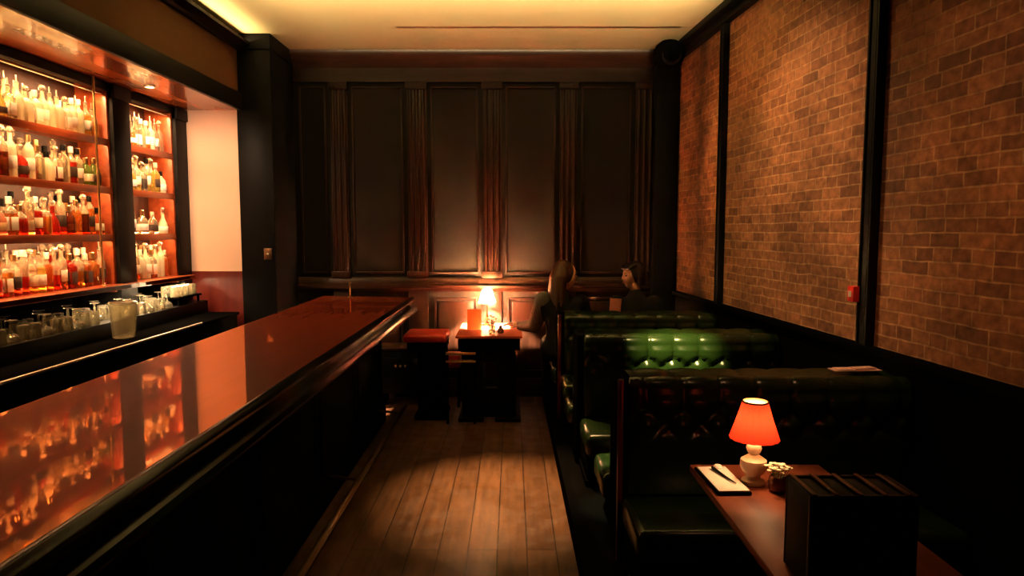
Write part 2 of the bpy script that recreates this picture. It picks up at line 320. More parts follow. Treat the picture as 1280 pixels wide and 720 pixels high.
struct(MB().box(-3.4, 2.0, YB, YB + 0.2, 0, 3.7).build('wall_back', M_panel, smooth=False), 'dark panelled wall at the far end', 'wall')
struct(MB().box(-3.4, 2.6, YF - 0.2, YF, 0, 3.7).build('wall_front', M_mattblack, smooth=False), 'dark wall at the near end of the room', 'wall')
# left wall: lower recess wall, peach end wall, upper face
struct(MB().box(-3.4, -3.2, YF, YB, 0, 3.7).build('wall_left', M_mattblack, smooth=False), 'dark wall behind the bottle shelves', 'wall')
struct(MB().box(-3.2, -2.40, 6.10, YB - .001, 1.285, 2.71).build('wall_alcove', M_peach, smooth=False), 'peach lit plaster end wall beside the bottle shelves', 'wall')
struct(MB().box(-3.2, -2.40, 6.095, YB - .001, 0.0, 1.285).build('wall_alcove_dado', M_booth_wood, smooth=False), 'red brown dado below the peach wall', 'wall')
struct(MB().box(-3.2, -2.40, YF, YB - .001, 2.73, 3.36).build('wall_soffit_face', M_brownwall, smooth=False), 'dim brown bulkhead over the bar shelves', 'wall')
struct(MB().box(-3.2, -2.38, YF, 6.10, 2.705, 2.735).build('ceiling_soffit', M_soffit, smooth=False), 'glossy red wood soffit above the bottle shelves', 'ceiling')
struct(MB().box(-2.40, -2.365, YF, 6.10, 2.70, 2.845, 0.004).build('trim_1', M_black), 'black fascia along the soffit edge', 'trim')
struct(MB().extrude_profile([(0, 3.215), (0.03, 3.215), (0.045, 3.235), (0.09, 3.245), (0.12, 3.255), (0.12, 3.280), (0.11, 3.280), (0.11, 3.255), (0, 3.255)], (-2.40, YF), (-2.40, 6.3), (1, 0)).build('trim_2', M_black), 'black cornice above the bulkhead', 'trim')
pil = MB().box(-2.42, -2.11, 6.08, YB - .001, 0, 3.36, 0.01)
pil.box(-2.43, -2.10, 6.06, YB - .001, 0, 0.2, 0.01).box(-2.43, -2.10, 6.06, YB - .001, 3.22, 3.36, 0.01)
struct(pil.build('pillar_left', M_black), 'black square pillar at the far left corner', 'pillar')
pr = MB().box(1.36, 1.585, 6.56, YB - .001, 0, 3.36, 0.01).box(1.34, 1.60, 6.54, YB - .001, 3.2, 3.36, 0.01)
struct(pr.build('pillar_right', M_black), 'black pillar in the corner beside the brick', 'pillar')
# brick wall (object local x runs along the wall from the far corner towards the camera)
L_ = 8.4; d_ = Vector((-WS, -1, 0)).normalized()
ang = math.atan2(d_.y, d_.x)
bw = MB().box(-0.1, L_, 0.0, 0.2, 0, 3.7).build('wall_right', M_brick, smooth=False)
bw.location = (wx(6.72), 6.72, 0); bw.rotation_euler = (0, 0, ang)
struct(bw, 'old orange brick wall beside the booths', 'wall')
def onwall(name, mb, m, label, kind='trim', cat='trim', loc=(0, 0, 0)):
    o = mb.build(name, m); o.location = bw.location; o.rotation_euler = bw.rotation_euler; return o
# which local y side faces the room?
RM = Matrix.Rotation(ang, 4, 'Z'); ny = (RM @ Vector((0, 1, 0)))
SIDE = -1  # room side is local -y when ny.x > 0
if ny.x < 0: SIDE = 1
def wbox(mb, x0, x1, o0, o1, z0, z1, bev=0):   # o = out into room
    y0, y1 = sorted((SIDE * o0, SIDE * o1)); return mb.box(x0, x1, y0, y1, z0, z1, bev)
if SIDE == 1:
    bw.data.transform(Matrix.Translation((0, -0.2, 0)))
struct(onwall('wall_right_dado', wbox(wbox(MB(), -.05, L_, 0.001, 0.014, 0, 1.03), -.05, L_, 0.001, 0.05, 1.03, 1.07, 0.006), M_mattblack, ''), 'black dado with a cap below the brick', 'wall')
struct(onwall('trim_3', wbox(wbox(MB(), -.05, L_, 0.001, 0.06, 3.24, 3.34, 0.01), -.05, L_, 0.001, 0.12, 3.30, 3.42, 0.01), M_black, ''), 'black cornice above the brick', 'trim')
def Yloc(Y): return (6.72 - Y) * math.sqrt(1 + WS * WS)
for i, (Y, wd) in enumerate(((5.43, 0.075), (3.44, 0.085))):
    c = Yloc(Y); mb = MB()
    wbox(mb, c - wd / 2, c + wd / 2, 0.001, 0.016, 1.071, 3.24); wbox(mb, c - wd / 2, c - wd / 2 + .012, 0.016, 0.05, 1.071, 3.24); wbox(mb, c + wd / 2 - .012, c + wd / 2, 0.016, 0.05, 1.071, 3.24)
    wbox(mb, c - 0.018, c + 0.018, 0.016, 0.045, 1.071, 3.24)
    struct(onwall('trim_%d' % (4 + i), mb, M_black, ''), ['slim black upright strip on the far brick', 'wide black upright strip on the near brick'][i], 'trim')
# back wall carpentry
def bx(px, Y=YB): return (px - 640) * Y / 850
def bz(py, Y=YB): return 1.65 - (py - 288) * Y / 850
YW = YB - 0.001
mb = MB().box(-2.10, 1.36, YW - 0.03, YW, 3.07, 3.35).extrude_profile([(0, 3.20), (0.03, 3.20), (0.05, 3.25), (0.09, 3.29), (0.12, 3.33), (0.12, 3.36), (0, 3.36)], (-2.10, YW), (1.36, YW), (0, -1))
struct(mb.build('trim_6', M_dwoodx), 'dark wood cornice across the panelled wall', 'trim')
mb = MB().box(-2.10, 1.36, YW - 0.035, YW, 1.06, 1.165, 0.004).extrude_profile([(0, 1.05), (0.03, 1.05), (0.05, 1.075), (0.075, 1.085), (0.075, 1.11), (0.04, 1.13), (0.035, 1.17), (0.02, 1.19), (0, 1.19)], (-2.10, YW), (1.36, YW), (0, -1))
struct(mb.build('trim_7', M_dwoodx), 'brown dado rail across the panelled wall', 'trim')
mb = MB().box(-2.10, 1.36, YW - 0.03, YW, 0, 0.18, 0.006).box(-2.10, 1.36, YW - 0.045, YW, 0, 0.12, 0.006)
struct(mb.build('baseboard_back', M_dwoodx), 'brown skirting along the far wall', 'baseboard')
pil_px = [(417, 438), (511, 535), (604, 627), (699, 720), (792, 814)]
for i, (a, b) in enumerate(pil_px):
    x0, x1 = bx(a), bx(b); mb = MB(); wd = x1 - x0
    mb.box(x0, x1, YW - 0.018, YW, 1.19, 3.07)
    for k in range(3):
        xc = x0 + wd * (0.17 + 0.33 * k); mb.tube([(xc, YW - 0.018, 1.19), (xc, YW - 0.018, 3.07)], 0.020, 10)
    mb.box(x0 - 0.01, x1 + 0.01, YW - 0.045, YW, 1.185, 1.25, 0.006).box(x0 - 0.01, x1 + 0.01, YW - 0.045, YW, 3.00, 3.07, 0.006)
    struct(mb.build('trim_%d' % (8 + i), M_dwood), ORD[i] + ' fluted wood pilaster from the bar end of the panelled wall', 'trim')
    mb = MB().box(x0, x1, YW - 0.028, YW, 0.18, 1.05, 0.004)
    struct(mb.build('trim_%d' % (20 + i), M_dwood), ORD[i] + ' wood stile below the dado rail', 'trim')
edges = [-2.10] + [v for a, b in pil_px for v in (bx(a), bx(b))] + [1.36]
for i in range(0, len(edges) - 1, 2):
    x0, x1 = edges[i] + 0.012, edges[i + 1] - 0.012
    if x1 - x0 < 0.2: continue
    for (z0, z1, nm, q) in ((1.20, 3.06, 30, 'tall'), (0.20, 1.04, 40, 'low')):
        mb = MB(); t = 0.02; e = 0.03 if q == 'tall' else 0.05
        X0, X1, Z0, Z1 = x0 + e, x1 - e, z0 + e, z1 - e
        mb.box(X0, X1, YW - t, YW, Z0, Z0 + .016, .004).box(X0, X1, YW - t, YW, Z1 - .016, Z1, .004).box(X0, X0 + .016, YW - t, YW, Z0, Z1, .004).box(X1 - .016, X1, YW - t, YW, Z0, Z1, .004)
        if q == 'low': mb.box(X0 + .04, X1 - .04, YW - .016, YW, Z0 + .04, Z1 - .04, .008)
        struct(mb.build('trim_%d' % (nm + i // 2), M_dwood), ORD[i // 2] + (' tall panel moulding' if q == 'tall' else ' low panel moulding') + ' from the bar end of the far wall', 'trim')
# small fittings
t = thing('light_switch', 'small brass switch on the black pillar past the bar', 'switch', (-2.18, 6.08, 1.44))
MB().box(-.035, .035, -.006, .0, -.05, .05, .004).build('plate', M_dbrass, t); MB().lathe([(.008, 0), (.008, .015), (.003, .02)], M=Matrix.Rotation(R(90), 4, 'X'), seg=12).build('toggle', M_white, t)
t = thing('fire_call_point', 'small red box on the wide black strip of the brick wall', 'alarm'); t.location = bw.location; t.rotation_euler = bw.rotation_euler
c = Yloc(3.44); wbox(MB(), c - .075, c - .02, 0.05, 0.085, 1.285, 1.365, .004).build('housing', M_redplastic, t); wbox(MB(), c - .06, c - .035, 0.085, 0.088, 1.31, 1.34).build('window_pane', M_white, t)
t = thing('wall_socket', 'tiny white fitting at the foot of the slim black strip on brick', 'socket'); t.location = bw.location; t.rotation_euler = bw.rotation_euler
c = Yloc(5.43); wbox(MB(), c - .07, c - .03, 0.001, 0.03, 1.16, 1.20, .004).build('faceplate', M_white, t); wbox(MB(), c - .06, c - .04, 0.03, 0.036, 1.17, 1.19, .003).build('switch_button', M_steel, t)
t = thing('corner_speaker', 'round black speaker hung in the far ceiling corner by the brick', 'speaker', (1.42, 6.30, 3.22))
MB().lathe([(.02, -.10), (.09, -.09), (.13, -.03), (.14, .03), (.12, .09), (.07, .13), (.02, .14)], seg=28).build('housing', M_mattblack, t)
MB().tube([(0, 0, .12), (0, 0, .128)], .014).build('bracket', M_black, t)
MB().lathe([(.085, 0), (.085, .012), (.02, .02)], c=(0, 0, 0.095), M=Matrix.Rotation(R(100), 4, 'X'), seg=24).build('grille', M_rubber, t)

# ------------------------------------------------------------------ back bar shelving
SZ = [1.26, 1.62, 1.96, 2.30]          # shelf tops
XF, XB = -2.90, -3.12
def shelf_unit(name, label, y0, y1):
    t = thing(name, label, 'shelving', (0, 0, 0))
    MB().box(XB - .03, XB, y0, y1, 1.20, 2.70).build('back_panel', M_mahogback, t, smooth=False)
    for ys in (y0 + .0, y1 - .03):
        MB().box(XB, XF, ys, ys + .03, 1.20, 2.70, .003).build('side_panel', M_mahog, t)
    for z in SZ[1:]:
        s = MB().box(XB, XF - .012, y0 + .03, y1 - .03, z - .022, z).box(XF - .012, XF + .004, y0 + .03, y1 - .03, z - .048, z + .002, .002).build('shelf', M_mahog, t)
    MB().box(XB, XF + .10, y0 - .02, y1 + .02, SZ[0] - .035, SZ[0], .005).box(XF + .035, XF + .10, y0 - .108, y1 + .108, SZ[0] - .034, SZ[0] - .001).build('bottom_shelf', M_mahog, t)
    MB().box(XF - .05, XF + .015, y0, y1, 2.64, 2.70, .004).build('header', M_black, t)
    zs = SZ[1:] + [2.64]
    for k, z in enumerate(zs):      # led strips behind the front lips
        L = y1 - y0 - .12; yc = (y0 + y1) / 2
        MB().box(XF - .030, XF - .013, y0 + .05, y1 - .05, z - .026, z - .0225).build('light_strip', M_white, t)
        o = area((XF - .021, yc, z - .028), (XF - .13, yc, z - .35), 7.0 * L * (1.7 if k == 3 else 1.0), .012, L, (1.0, 0.50, 0.20))
        # align long side with Y
        zb = SZ[k] + .012; o2 = area((XB + .012, yc, zb), (XB + .16, yc, zb + .2), 2.6 * L * (2.4 if k == 3 else 1.0), .010, L, (1.0, 0.50, 0.22))
        dv2 = Vector((.15, 0, .2)).normalized(); za2 = -dv2; xa2 = Vector((0, 1, 0)).cross(za2); o2.rotation_euler = Matrix((xa2, Vector((0, 1, 0)), za2)).transposed().to_euler()
        dirv = Vector((-.11, 0, -.32)).normalized(); zax = -dirv; yax = Vector((0, 1, 0)); xax = yax.cross(zax)
        o.rotation_euler = Matrix((xax, yax, zax)).transposed().to_euler()
    return t
shelf_unit('bottle_shelving', 'wide reddish wooden shelving filled with four rows of lit bottles', 3.30, 4.98)
shelf_unit('bottle_shelving', 'narrow wooden shelving between black pillar and peach wall', 5.20, 5.90)
for (a, b, l) in ((4.98, 5.20, 'black pillar between the two bottle shelving units'), (5.90, 6.094, 'thin black upright between narrow shelving and peach wall')):
    struct(MB().box(-3.19, XF + .03, a, b, 1.032, 2.70, .006).box(-3.19, XF + .045, a, b, 2.6, 2.70, .004).build('pillar_shelf', M_black), l, 'pillar')
struct(MB().box(-3.19, XF + .03, YF + .1, 3.28, 1.032, 2.70, .006).build('pillar_shelf', M_black), 'black panelled end of the back bar', 'pillar')
t = thing('brass_pole', 'slim brass pole standing before the wide bottle shelving', 'pole', (-2.845, 4.72, SZ[0] + .0))
MB().tube([(0, 0, 0.01), (0, 0, 1.435)], .008, 10).build('rod', M_brass, t); MB().lathe([(.022, 0), (.022, .008), (.009, .016)], seg=16).build('foot', M_brass, t)
# downlights
for i, (y, l) in enumerate(((5.10, 'small glowing downlight in the soffit by the black shelf pillar'),)):
    t = thing('soffit_downlight', l, 'light', (-2.66, y, 2.70))
    MB().lathe([(.030, .004), (.038, .004), (.038, -.004), (.030, -.004), (.030, .004)], seg=24, cap=False).build('trim_ring', M_brass, t)
    MB().lathe([(.028, -.002), (.028, .001)], seg=24).build('lens', mat('lamp_lens', (1, .8, .5), emit=(1, .7, .35), es=14), t)

# ------------------------------------------------------------------ bottles
def glassmat(key, col, tr=0.55):
    m = mat('bottle_' + key, col, 0.10, trans=tr, ior=1.36, noise=(9, 0.25, (1, 1, .4)))
    if key in ('cream', 'clear', 'green'): return m
    nt = m.node_tree; b = nt.nodes['Principled BSDF']; src = b.inputs['Base Color'].links[0].from_socket
    tc = nt.nodes['Texture Coordinate']; sp = nt.nodes.new('ShaderNodeSeparateXYZ'); nt.links.new(tc.outputs['Object'], sp.inputs[0])
    oi = nt.nodes.new('ShaderNodeObjectInfo'); ma = nt.nodes.new('ShaderNodeMath'); ma.operation = 'MULTIPLY_ADD'; ma.inputs[1].default_value = .12; ma.inputs[2].default_value = .09; nt.links.new(oi.outputs['Random'], ma.inputs[0])
    gt = nt.nodes.new('ShaderNodeMath'); gt.operation = 'GREATER_THAN'; nt.links.new(sp.outputs['Z'], gt.inputs[0]); nt.links.new(ma.outputs[0], gt.inputs[1])
    mx = nt.nodes.new('ShaderNodeMix'); mx.data_type = 'RGBA'; nt.links.new(gt.outputs[0], mx.inputs[0]); nt.links.new(src, mx.inputs[6]); mx.inputs[7].default_value = (.92, .78, .55, 1); nt.links.new(mx.outputs[2], b.inputs['Base Color'])
    return m
GC = {'amber': (0.85, 0.28, 0.05), 'red': (0.75, 0.05, 0.025), 'clear': (0.90, 0.76, 0.50), 'cream': (0.95, 0.80, 0.55), 'green': (0.20, 0.32, 0.05), 'brown': (0.22, 0.05, 0.015), 'golden': (0.95, 0.55, 0.12), 'orange': (0.90, 0.22, 0.05)}
G = {k: glassmat(k, v, 0.35 if k == 'cream' else 0.86 if k == 'clear' else 0.75) for k, v in GC.items()}
CAPS = {'black': M_black, 'gold': M_brass, 'white': M_white}
LABS = {'cream': mat('label_cream', (0.85, 0.75, 0.55), 0.7), 'white': mat('label_white', (0.9, 0.86, 0.78), 0.7), 'dark': mat('label_dark', (0.05, 0.03, 0.02), 0.6)}
def base_shapes():
    S = {}
    def rnd(prof, seg=18): return lambda: MB().lathe(prof, seg=seg)
    S['round'] = (rnd([(.030, 0), (.036, .004), (.037, .15), (.034, .17), (.016, .195), (.013, .205), (.013, .245), (.015, .248), (.015, .252)]), .252, .037, (.05, .12))
    S['tall'] = (rnd([(.028, 0), (.033, .004), (.033, .19), (.029, .21), (.013, .235), (.0125, .275), (.014, .28)]), .28, .033, (.06, .14))
    S['squat'] = (rnd([(.038, 0), (.045, .006), (.047, .08), (.042, .12), (.018, .15), (.014, .16), (.014, .19), (.016, .192)]), .192, .047, (.03, .085))
    S['decanter'] = (rnd([(.034, 0), (.042, .006), (.044, .05), (.036, .10), (.020, .135), (.014, .155), (.015, .20), (.021, .205)]), .205, .043, (.03, .07))
    def sq():
        mb = MB().box(-.035, .035, -.035, .035, 0, .15, .010); mb.lathe([(.034, .149), (.028, .165), (.014, .175), (.013, .215), (.015, .22)], seg=16); return mb
    S['square'] = (sq, .22, .0352, (.03, .11))
    return S
SHAPES = base_shapes(); CACHE = {}
def gm(kind, part, m):
    key = (kind, part, m.name)
    if key in CACHE: return CACHE[key]
    base = (kind, part)
    fn, h, r, lab = SHAPES[kind]
    if base not in CACHE:
        if part == 'body': mb = fn()
        elif part == 'cap': mb = MB().lathe([(.0155, h - .03), (.017, h - .03), (.017, h + .010), (.014, h + .013)], seg=14)
        elif part == 'stopper': mb = MB().lathe([(.012, h - .005), (.012, h + .006), (.022, h + .012), (.024, h + .026), (.014, h + .040), (.004, h + .044)], seg=14)
        elif part == 'pourer': mb = MB().lathe([(.012, h - .004), (.014, h + .010), (.006, h + .016), (.0045, h + .055), (.003, h + .056)], seg=10)
        elif part == 'label':
            if kind == 'square': mb = MB().box(-.027, .027, -.0362, .0362, lab[0], lab[1], .001).box(-.0362, .0362, -.027, .027, lab[0], lab[1], .001)
            else: mb = MB().lathe([(r + .0005, lab[0]), (r + .0015, lab[0] + .002), (r + .0015, lab[1] - .002), (r + .0005, lab[1])], seg=20)
        CACHE[base] = mb.mesh('bottle_' + part, m)
    me = CACHE[base].copy(); me.materials.clear(); me.materials.append(m); CACHE[key] = me
    return me
ADJ = {'round': 'round-shouldered', 'tall': 'tall slim', 'squat': 'squat', 'decanter': 'pear-shaped', 'square': 'square'}
def bottle(x, y, z, kind, col, top, lab, where, group, sc=1.0):
    topw = {'pourer': 'with pourer', 'stopper': 'with glass stopper'}.get(top, 'with %s cap' % top)
    t = thing('bottle', f"{col} {ADJ[kind]} bottle, {where}", 'bottle', (x, y, z + .001), random.uniform(-.06, .06), group)
    t.scale = (sc, sc, sc)
    link_mesh('glass_body', gm(kind, 'body', G[col]), t)
    if top == 'pourer': link_mesh('pourer', gm(kind, 'pourer', M_steel), t)
    elif top == 'stopper': link_mesh('stopper', gm(kind, 'stopper', M_clear), t)
    else: link_mesh('cap', gm(kind, 'cap', CAPS[top]), t)
    if lab: link_mesh('paper_label', gm(kind, 'label', LABS[lab]), t)
SPEC = [  # shelf name, colours, kinds, tops
    ('bottom shelf', ['red', 'orange', 'amber', 'golden', 'red', 'brown', 'orange', 'amber', 'red'], ['round', 'square', 'tall', 'round'], ['white', 'gold', 'stopper', 'pourer'], 1.0),
    ('second shelf', ['red', 'amber', 'red', 'brown', 'orange', 'red', 'clear'], ['squat', 'round', 'square', 'tall', 'decanter'], ['white', 'stopper', 'gold', 'black'], .95),
    ('third shelf', ['clear', 'red', 'amber', 'brown', 'brown', 'red', 'cream'], ['square', 'round', 'squat', 'tall'], ['stopper', 'white', 'black', 'gold'], .95),
    ('top shelf', ['cream', 'clear', 'cream', 'cream', 'golden'], ['round', 'square', 'round', 'decanter'], ['pourer', 'pourer', 'stopper', 'white'], .92)]
for si, (sn, cols, kinds, tops, sc) in enumerate(SPEC):
    for (u, y0, y1, pil_n) in (('wide', 3.36, 4.92, 'wide unit'), ('narrow', 5.26, 5.84, 'narrow unit')):
        for row, x in (('front', XF - .062), ('back', XF - .165)):
            y = y1 - .002 - (0.02 if row == 'back' else 0); k = -1; pr_ = 0
            while True:
                k += 1
                kd = random.choice(kinds); co = random.choice(cols)
                if si == 2 and u == 'wide' and row == 'front' and k in (0, 1): co = 'green'
                if u == 'narrow': co = random.choice([['red', 'orange', 'cream'], ['clear', 'cream'], ['golden', 'clear', 'golden', 'cream'], ['cream', 'amber', 'clear']][si])
                hmax = .30 if si < 3 else .32
                s2 = sc * random.uniform(.93, 1.03) * (1.1 if row == 'back' and kd != 'tall' else 1)
                if (SHAPES[kd][1] + .06) * s2 > .315: s2 = .315 / (SHAPES[kd][1] + .06)
                rk = SHAPES[kd][2] * s2 * (1.0 if kd != 'square' else 1.12); y -= pr_ + rk + .005; pr_ = rk
                if y - rk < y0: break
                if u == 'narrow' and si == 1 and (row == 'back' or k % 2): continue
                where = f"{ORD[k]} from {'black pillar' if u == 'wide' else 'peach wall'}, {row} row, {sn} of {pil_n}"
                bottle(x + random.uniform(-.004, .004), y, SZ[si], kd, co, random.choice(tops), random.choice([None, None, 'cream', 'white', 'dark']) if co not in ('cream',) else random.choice([None, 'white']), where, f"bottles on the {sn} of the {u} shelving", s2)

# ------------------------------------------------------------------ back counter, glasses
ct = thing('back_counter', 'long black counter with steel edge below the bottle shelves', 'counter')
MB().box(-3.18, -2.46, YF + .1, 6.05, 0.0, 0.90, .006).build('carcass', M_mattblack, ct)
MB().box(-3.18, -2.44, YF + .1, 6.05, 0.90, 0.925, .004).build('worktop', M_mattblack, ct)
MB().box(-2.446, -2.430, 1.6, 5.3, 0.915, 0.931, .003).build('edge_strip', mat('brushed_steel', (.8, .7, .6), .5, metal=1.0), ct)
MB().box(-3.18, -2.72, YF + .1, 6.05, 0.925, 1.03, .004).build('raised_ledge', M_black, ct)
tumbler = MB().lathe([(.033, 0), (.034, .002), (.030, .085), (.012, .088), (.0, .088)], seg=14).mesh('tumbler', M_clear)
coupe = MB().lathe([(.043, 0), (.044, .003), (.036, .035), (.008, .055), (.004, .065), (.004, .115), (.030, .122), (.031, .125), (.0, .126)], seg=14).mesh('coupe', M_clear)
area((-2.83, 5.25, 1.218), (-2.81, 5.25, 1.0), 14.0, 1.35, .015, (1.0, 0.66, 0.36)); area((-2.83, 5.25, 1.218), (-2.60, 5.0, 1.05), 4.0, 1.2, .01, (1.0, 0.66, 0.36)) 
rows = [(-2.765, 'front'), (-2.855, 'second'), (-2.945, 'third')]
for ri, (x, rn) in enumerate(rows):
    n = 27
    for k in range(n):
        y = 5.98 - k * .094 - (ri % 2) * .04
        if ri == 0 and 4.50 < y < 4.74: continue
        if y > 5.50: continue     # the tray stands here
        cp = (k + ri) % 3 == 0
        tag(link_mesh('coupe_glass' if cp else 'tumbler_glass', coupe if cp else tumbler, None, (x + random.uniform(-.006, .006), y, 1.031)),
            f"upturned clear {'coupe' if cp else 'tumbler'} on back counter, {rn} row, {ORD[k]} from peach wall", 'glass', 'upturned glasses drying below the shelves')
tr = thing('glass_tray', 'black raised tray of small glasses at the peach wall end', 'tray', (-2.83, 5.72, 1.03))
MB().box(-.10, .10, -.17, .24, .055, .070, .003).build('board', M_mattblack, tr)
for sx, sy in ((-.08, -.14), (.08, -.14), (-.08, .21), (.08, .21)): MB().box(sx - .008, sx + .008, sy - .008, sy + .008, .001, .055).build('foot', M_mattblack, tr)
for i in range(2):
    for k in range(5):
        tag(link_mesh('shot_glass', tumbler, None, (-2.87 + i * .08, 5.60 + k * .078, 1.101)), f"clear glass on the black tray, {ORD[k]} from its camera end, {'wall' if i == 0 else 'bar'} side", 'glass', 'small glasses on the black tray')
t = thing('fluted_pitcher', 'tall fluted clear pitcher standing before the upturned glasses', 'pitcher', (-2.625, 4.56, 0.926))
MB().lathe([(.060, 0), (.068, .005), (.082, .24), (.079, .24), (.062, .012), (0, .010)], seg=48, flute=.03, nfl=12).build('glass_body', M_clear, t)
MB().lathe([(.083, .232), (.087, .236), (.083, .245), (.080, .236), (.083, .232)], seg=36, cap=False).build('rim', M_steel, t)

# ------------------------------------------------------------------ the bar
bar = thing('bar_counter', 'long bar with glossy red mahogany top and black panelled front', 'bar')
mb = MB().prism([(-1.60, -1.0), (-.885, -1.0), (-.872, 5.90), (-1.685, 6.02)], 1.035, 1.070)
es = [e for e in mb.bm.edges if abs(e.verts[0].co.z - e.verts[1].co.z) < .001]
bmesh.ops.bevel(mb.bm, geom=es, offset=.008, segments=2, affect='EDGES'); mb.build('bar_top', M_bar, bar)
MB().extrude_profile([(0, 1.034), (.028, 1.034), (.040, 1.045), (.042, 1.058), (.034, 1.069), (0.02, 1.074), (.004, 1.072), (0, 1.06)], (-.900, -1.0), (-.886, 5.905), (1, 0)).build('nosing', M_barblack, bar)
MB().extrude_profile([(0, .93), (.03, .93), (.05, .945), (.060, .965), (.055, .985), (.035, .998), (0, 1.0)], (-.905, -1.0), (-.885, 5.90), (1, 0)).build('arm_rail', M_barblack, bar)
MB().extrude_profile([(0, .86), (.02, .86), (.03, .89), (.0, .90)], (-.99, -1.0), (-.98, 5.90), (1, 0)).build('lower_moulding', M_barblack, bar)
mb = MB().prism([(-1.56, -1.0), (-.90, -1.0), (-.885, 5.86), (-1.64, 5.95)], .93, 1.034); mb.build('apron', M_barblack, bar)
mb = MB().prism([(-1.56, -1.0), (-1.13, -1.0), (-1.13, 5.82), (-1.62, 5.90)], 0.0, .93); mb.build('carcass', M_mattblack, bar)
for k in range(7):
    y0 = -0.9 + k * .96; X = -1.13
    mb = MB()
    for (a, b, c, d) in ((y0, y0 + .88, .20, .24), (y0, y0 + .88, .78, .82), (y0, y0 + .04, .20, .82), (y0 + .84, y0 + .88, .20, .82)): mb.box(X, X + .02, a, b, c, d, .004)
    mb.build('front_panel', M_mattblack, bar)
MB().box(-1.13, -1.10, -1, 5.83, 0, .14, .005).build('plinth', M_mattblack, bar)
mb = MB().tube([(-.93, -1, .15), (-.92, 5.75, .15)], .018, 12)
fr = mb.build('foot_rail', M_dbrass, bar)
for y in (0.8, 2.4, 4.0, 5.5): MB().tube([(-.925, y, .15), (-1.02, y, .16), (-1.11, y, .17)], .010, 8).build('rail_bracket', M_dbrass, bar)
t = thing('brass_post', 'thin brass post standing at the far end of the bar top', 'post', (-1.415, 5.92, 1.07))
MB().tube([(0, 0, 0.006), (0, 0, .145)], .0055, 10).build('stem', M_brass, t); MB().lathe([(.020, 0), (.020, .005), (.007, .010)], seg=16).build('foot', M_brass, t)
struct(MB().box(-2.42, -1.60, -1.2, 5.9, 0.001, 0.015, .004).build('floor_mat', M_rubber), 'black mat added to keep the floor behind the bar dark', 'floor')  # dark sheet added in place of the shade on this floor

# ------------------------------------------------------------------ booths
WALLM = 0.06
def tufted(x0, x1, zb, zt, depth, back_side=False, du=.165, dv=.15):
    # local: front plane at y = 0 facing -y, roll over the top towards +y
    path = []; r = .045
    for k in range(30): path.append((0.035 * (1 - k / 29), zb + (zt - r - zb) * k / 29, -1, 0.0))
    for k in range(1, 9):
        a = PI / 2 * k / 8; path.append((r - r * math.cos(a), zt - r + r * math.sin(a), -math.cos(a), math.sin(a)))
    for k in range(1, 3): path.append((r + (depth - r) * k / 2, zt - .006 * k, 0, 1))
    nu = int((x1 - x0) / .0125); bm = bmesh.new(); grid = []
    s = 0; sl = []; pv = None
    for p in path:
        if pv: s += math.hypot(p[0] - pv[0], p[1] - pv[1])
        sl.append(s); pv = p
    vtop = sl[29] - 0.085; B = vtop
    for i in range(nu + 1):
        x = x0 + (x1 - x0) * i / nu; u = (x - x0) / du + .5; col = []
        for j, (y, z, n_y, n_z) in enumerate(path):
            v = (sl[j] - B) / dv
            if v < 0:
                a = (u + v); b = (u - v); q = (abs(math.sin(PI * a / 1.0)) * abs(math.sin(PI * b / 1.0))) ** .65 if True else 0
                q = min(1, q); lo = max(0.0, min(1.0, (v + .95) / .45)); q = q * lo + (1 - lo) * .8
            else:
                pl = abs(math.sin(PI * u)) ** .35; q = pl
            edge = min(1, (x - x0) / .05, (x1 - x) / .05); edge = math.sqrt(max(0, edge)) 
            fade = 1 if j < 37 else .35
            h = (.044 if j < 28 else .022) * q * fade * (0.4 + .6 * edge) + .010 * edge
            col.append(bm.verts.new((x, y + n_y * h, z + n_z * h * .6)))
        grid.append(col)
    for i in range(nu):
        for j in range(len(path) - 1): bm.faces.new((grid[i][j], grid[i + 1][j], grid[i + 1][j + 1], grid[i][j + 1]))
    # close: back and bottom
    for i in (0, nu):
        c = grid[i]; e = bm.verts.new((c[0].co.x, depth, zb)); bm.faces.new(c + [e])
    mb = MB(); mb.bm.free(); mb.bm = bm
    return mb
def booth(label, x0, yf, thick, rear=True, front_seat=True, d_front=.48, d_rear=.38, zt=.98, st=.50, wood=True):
    x1 = wx(yf - .0) - .03
    t = thing('booth_bench', label, 'booth', (x0, yf, 0), 0, 'green leather booths along the brick wall'); W = x1 - x0
    tufted(.045, W, st, zt - .012, thick / 2).build('backrest', M_green, t, ang=80)
    MB().box(.075, W, .03, thick - .03, .14, zt - .03, .01).build('core', M_mattblack, t)
    MB().box(.0, .07, .012, thick, .0, zt - .005, .012).build('end_panel', M_mattblack, t)
    if wood: MB().box(.0, .024, -.012, .010, .12, zt - .006, .004).build('end_strip', M_booth_wood, t)
    def seat(a, b, nm):
        s = MB().box(.02 if a < .2 else -.035, W, a, b, st - .14, st, .035); s.build(nm, M_green, t, ang=60)
        MB().box(.03, W, a + .03, b - .02 if b < .5 else b, .14, st - .14, .006).build('seat_base', M_mattblack, t)
    if front_seat: seat(-d_front, .0, 'seat')
    if rear:
        o = tufted(.045, W, st, zt - .014, thick / 2); o.bm.transform(Matrix.Translation((W + .045, thick, 0)) @ Matrix.Rotation(PI, 4, 'Z')); o.build('rear_backrest', M_green, t, ang=80)
        seat(thick, thick + d_rear, 'rear_seat')
    else: MB().box(.07, W, thick - .03, thick, .14, zt - .02, .004).build('rear_panel', M_mattblack, t)
    MB().box(.02, W, -d_front * front_seat + .02, thick + (d_rear - .02 if rear else 0), .122, .16, .003).build('plinth', M_mattblack, t)
    for ch in t.children:            # trim every piece to the slightly slanting brick wall
        for v in ch.data.vertices:
            if v.co.x > .1: v.co.x *= (wx(yf + v.co.y) - .03 - x0) / W
    return t
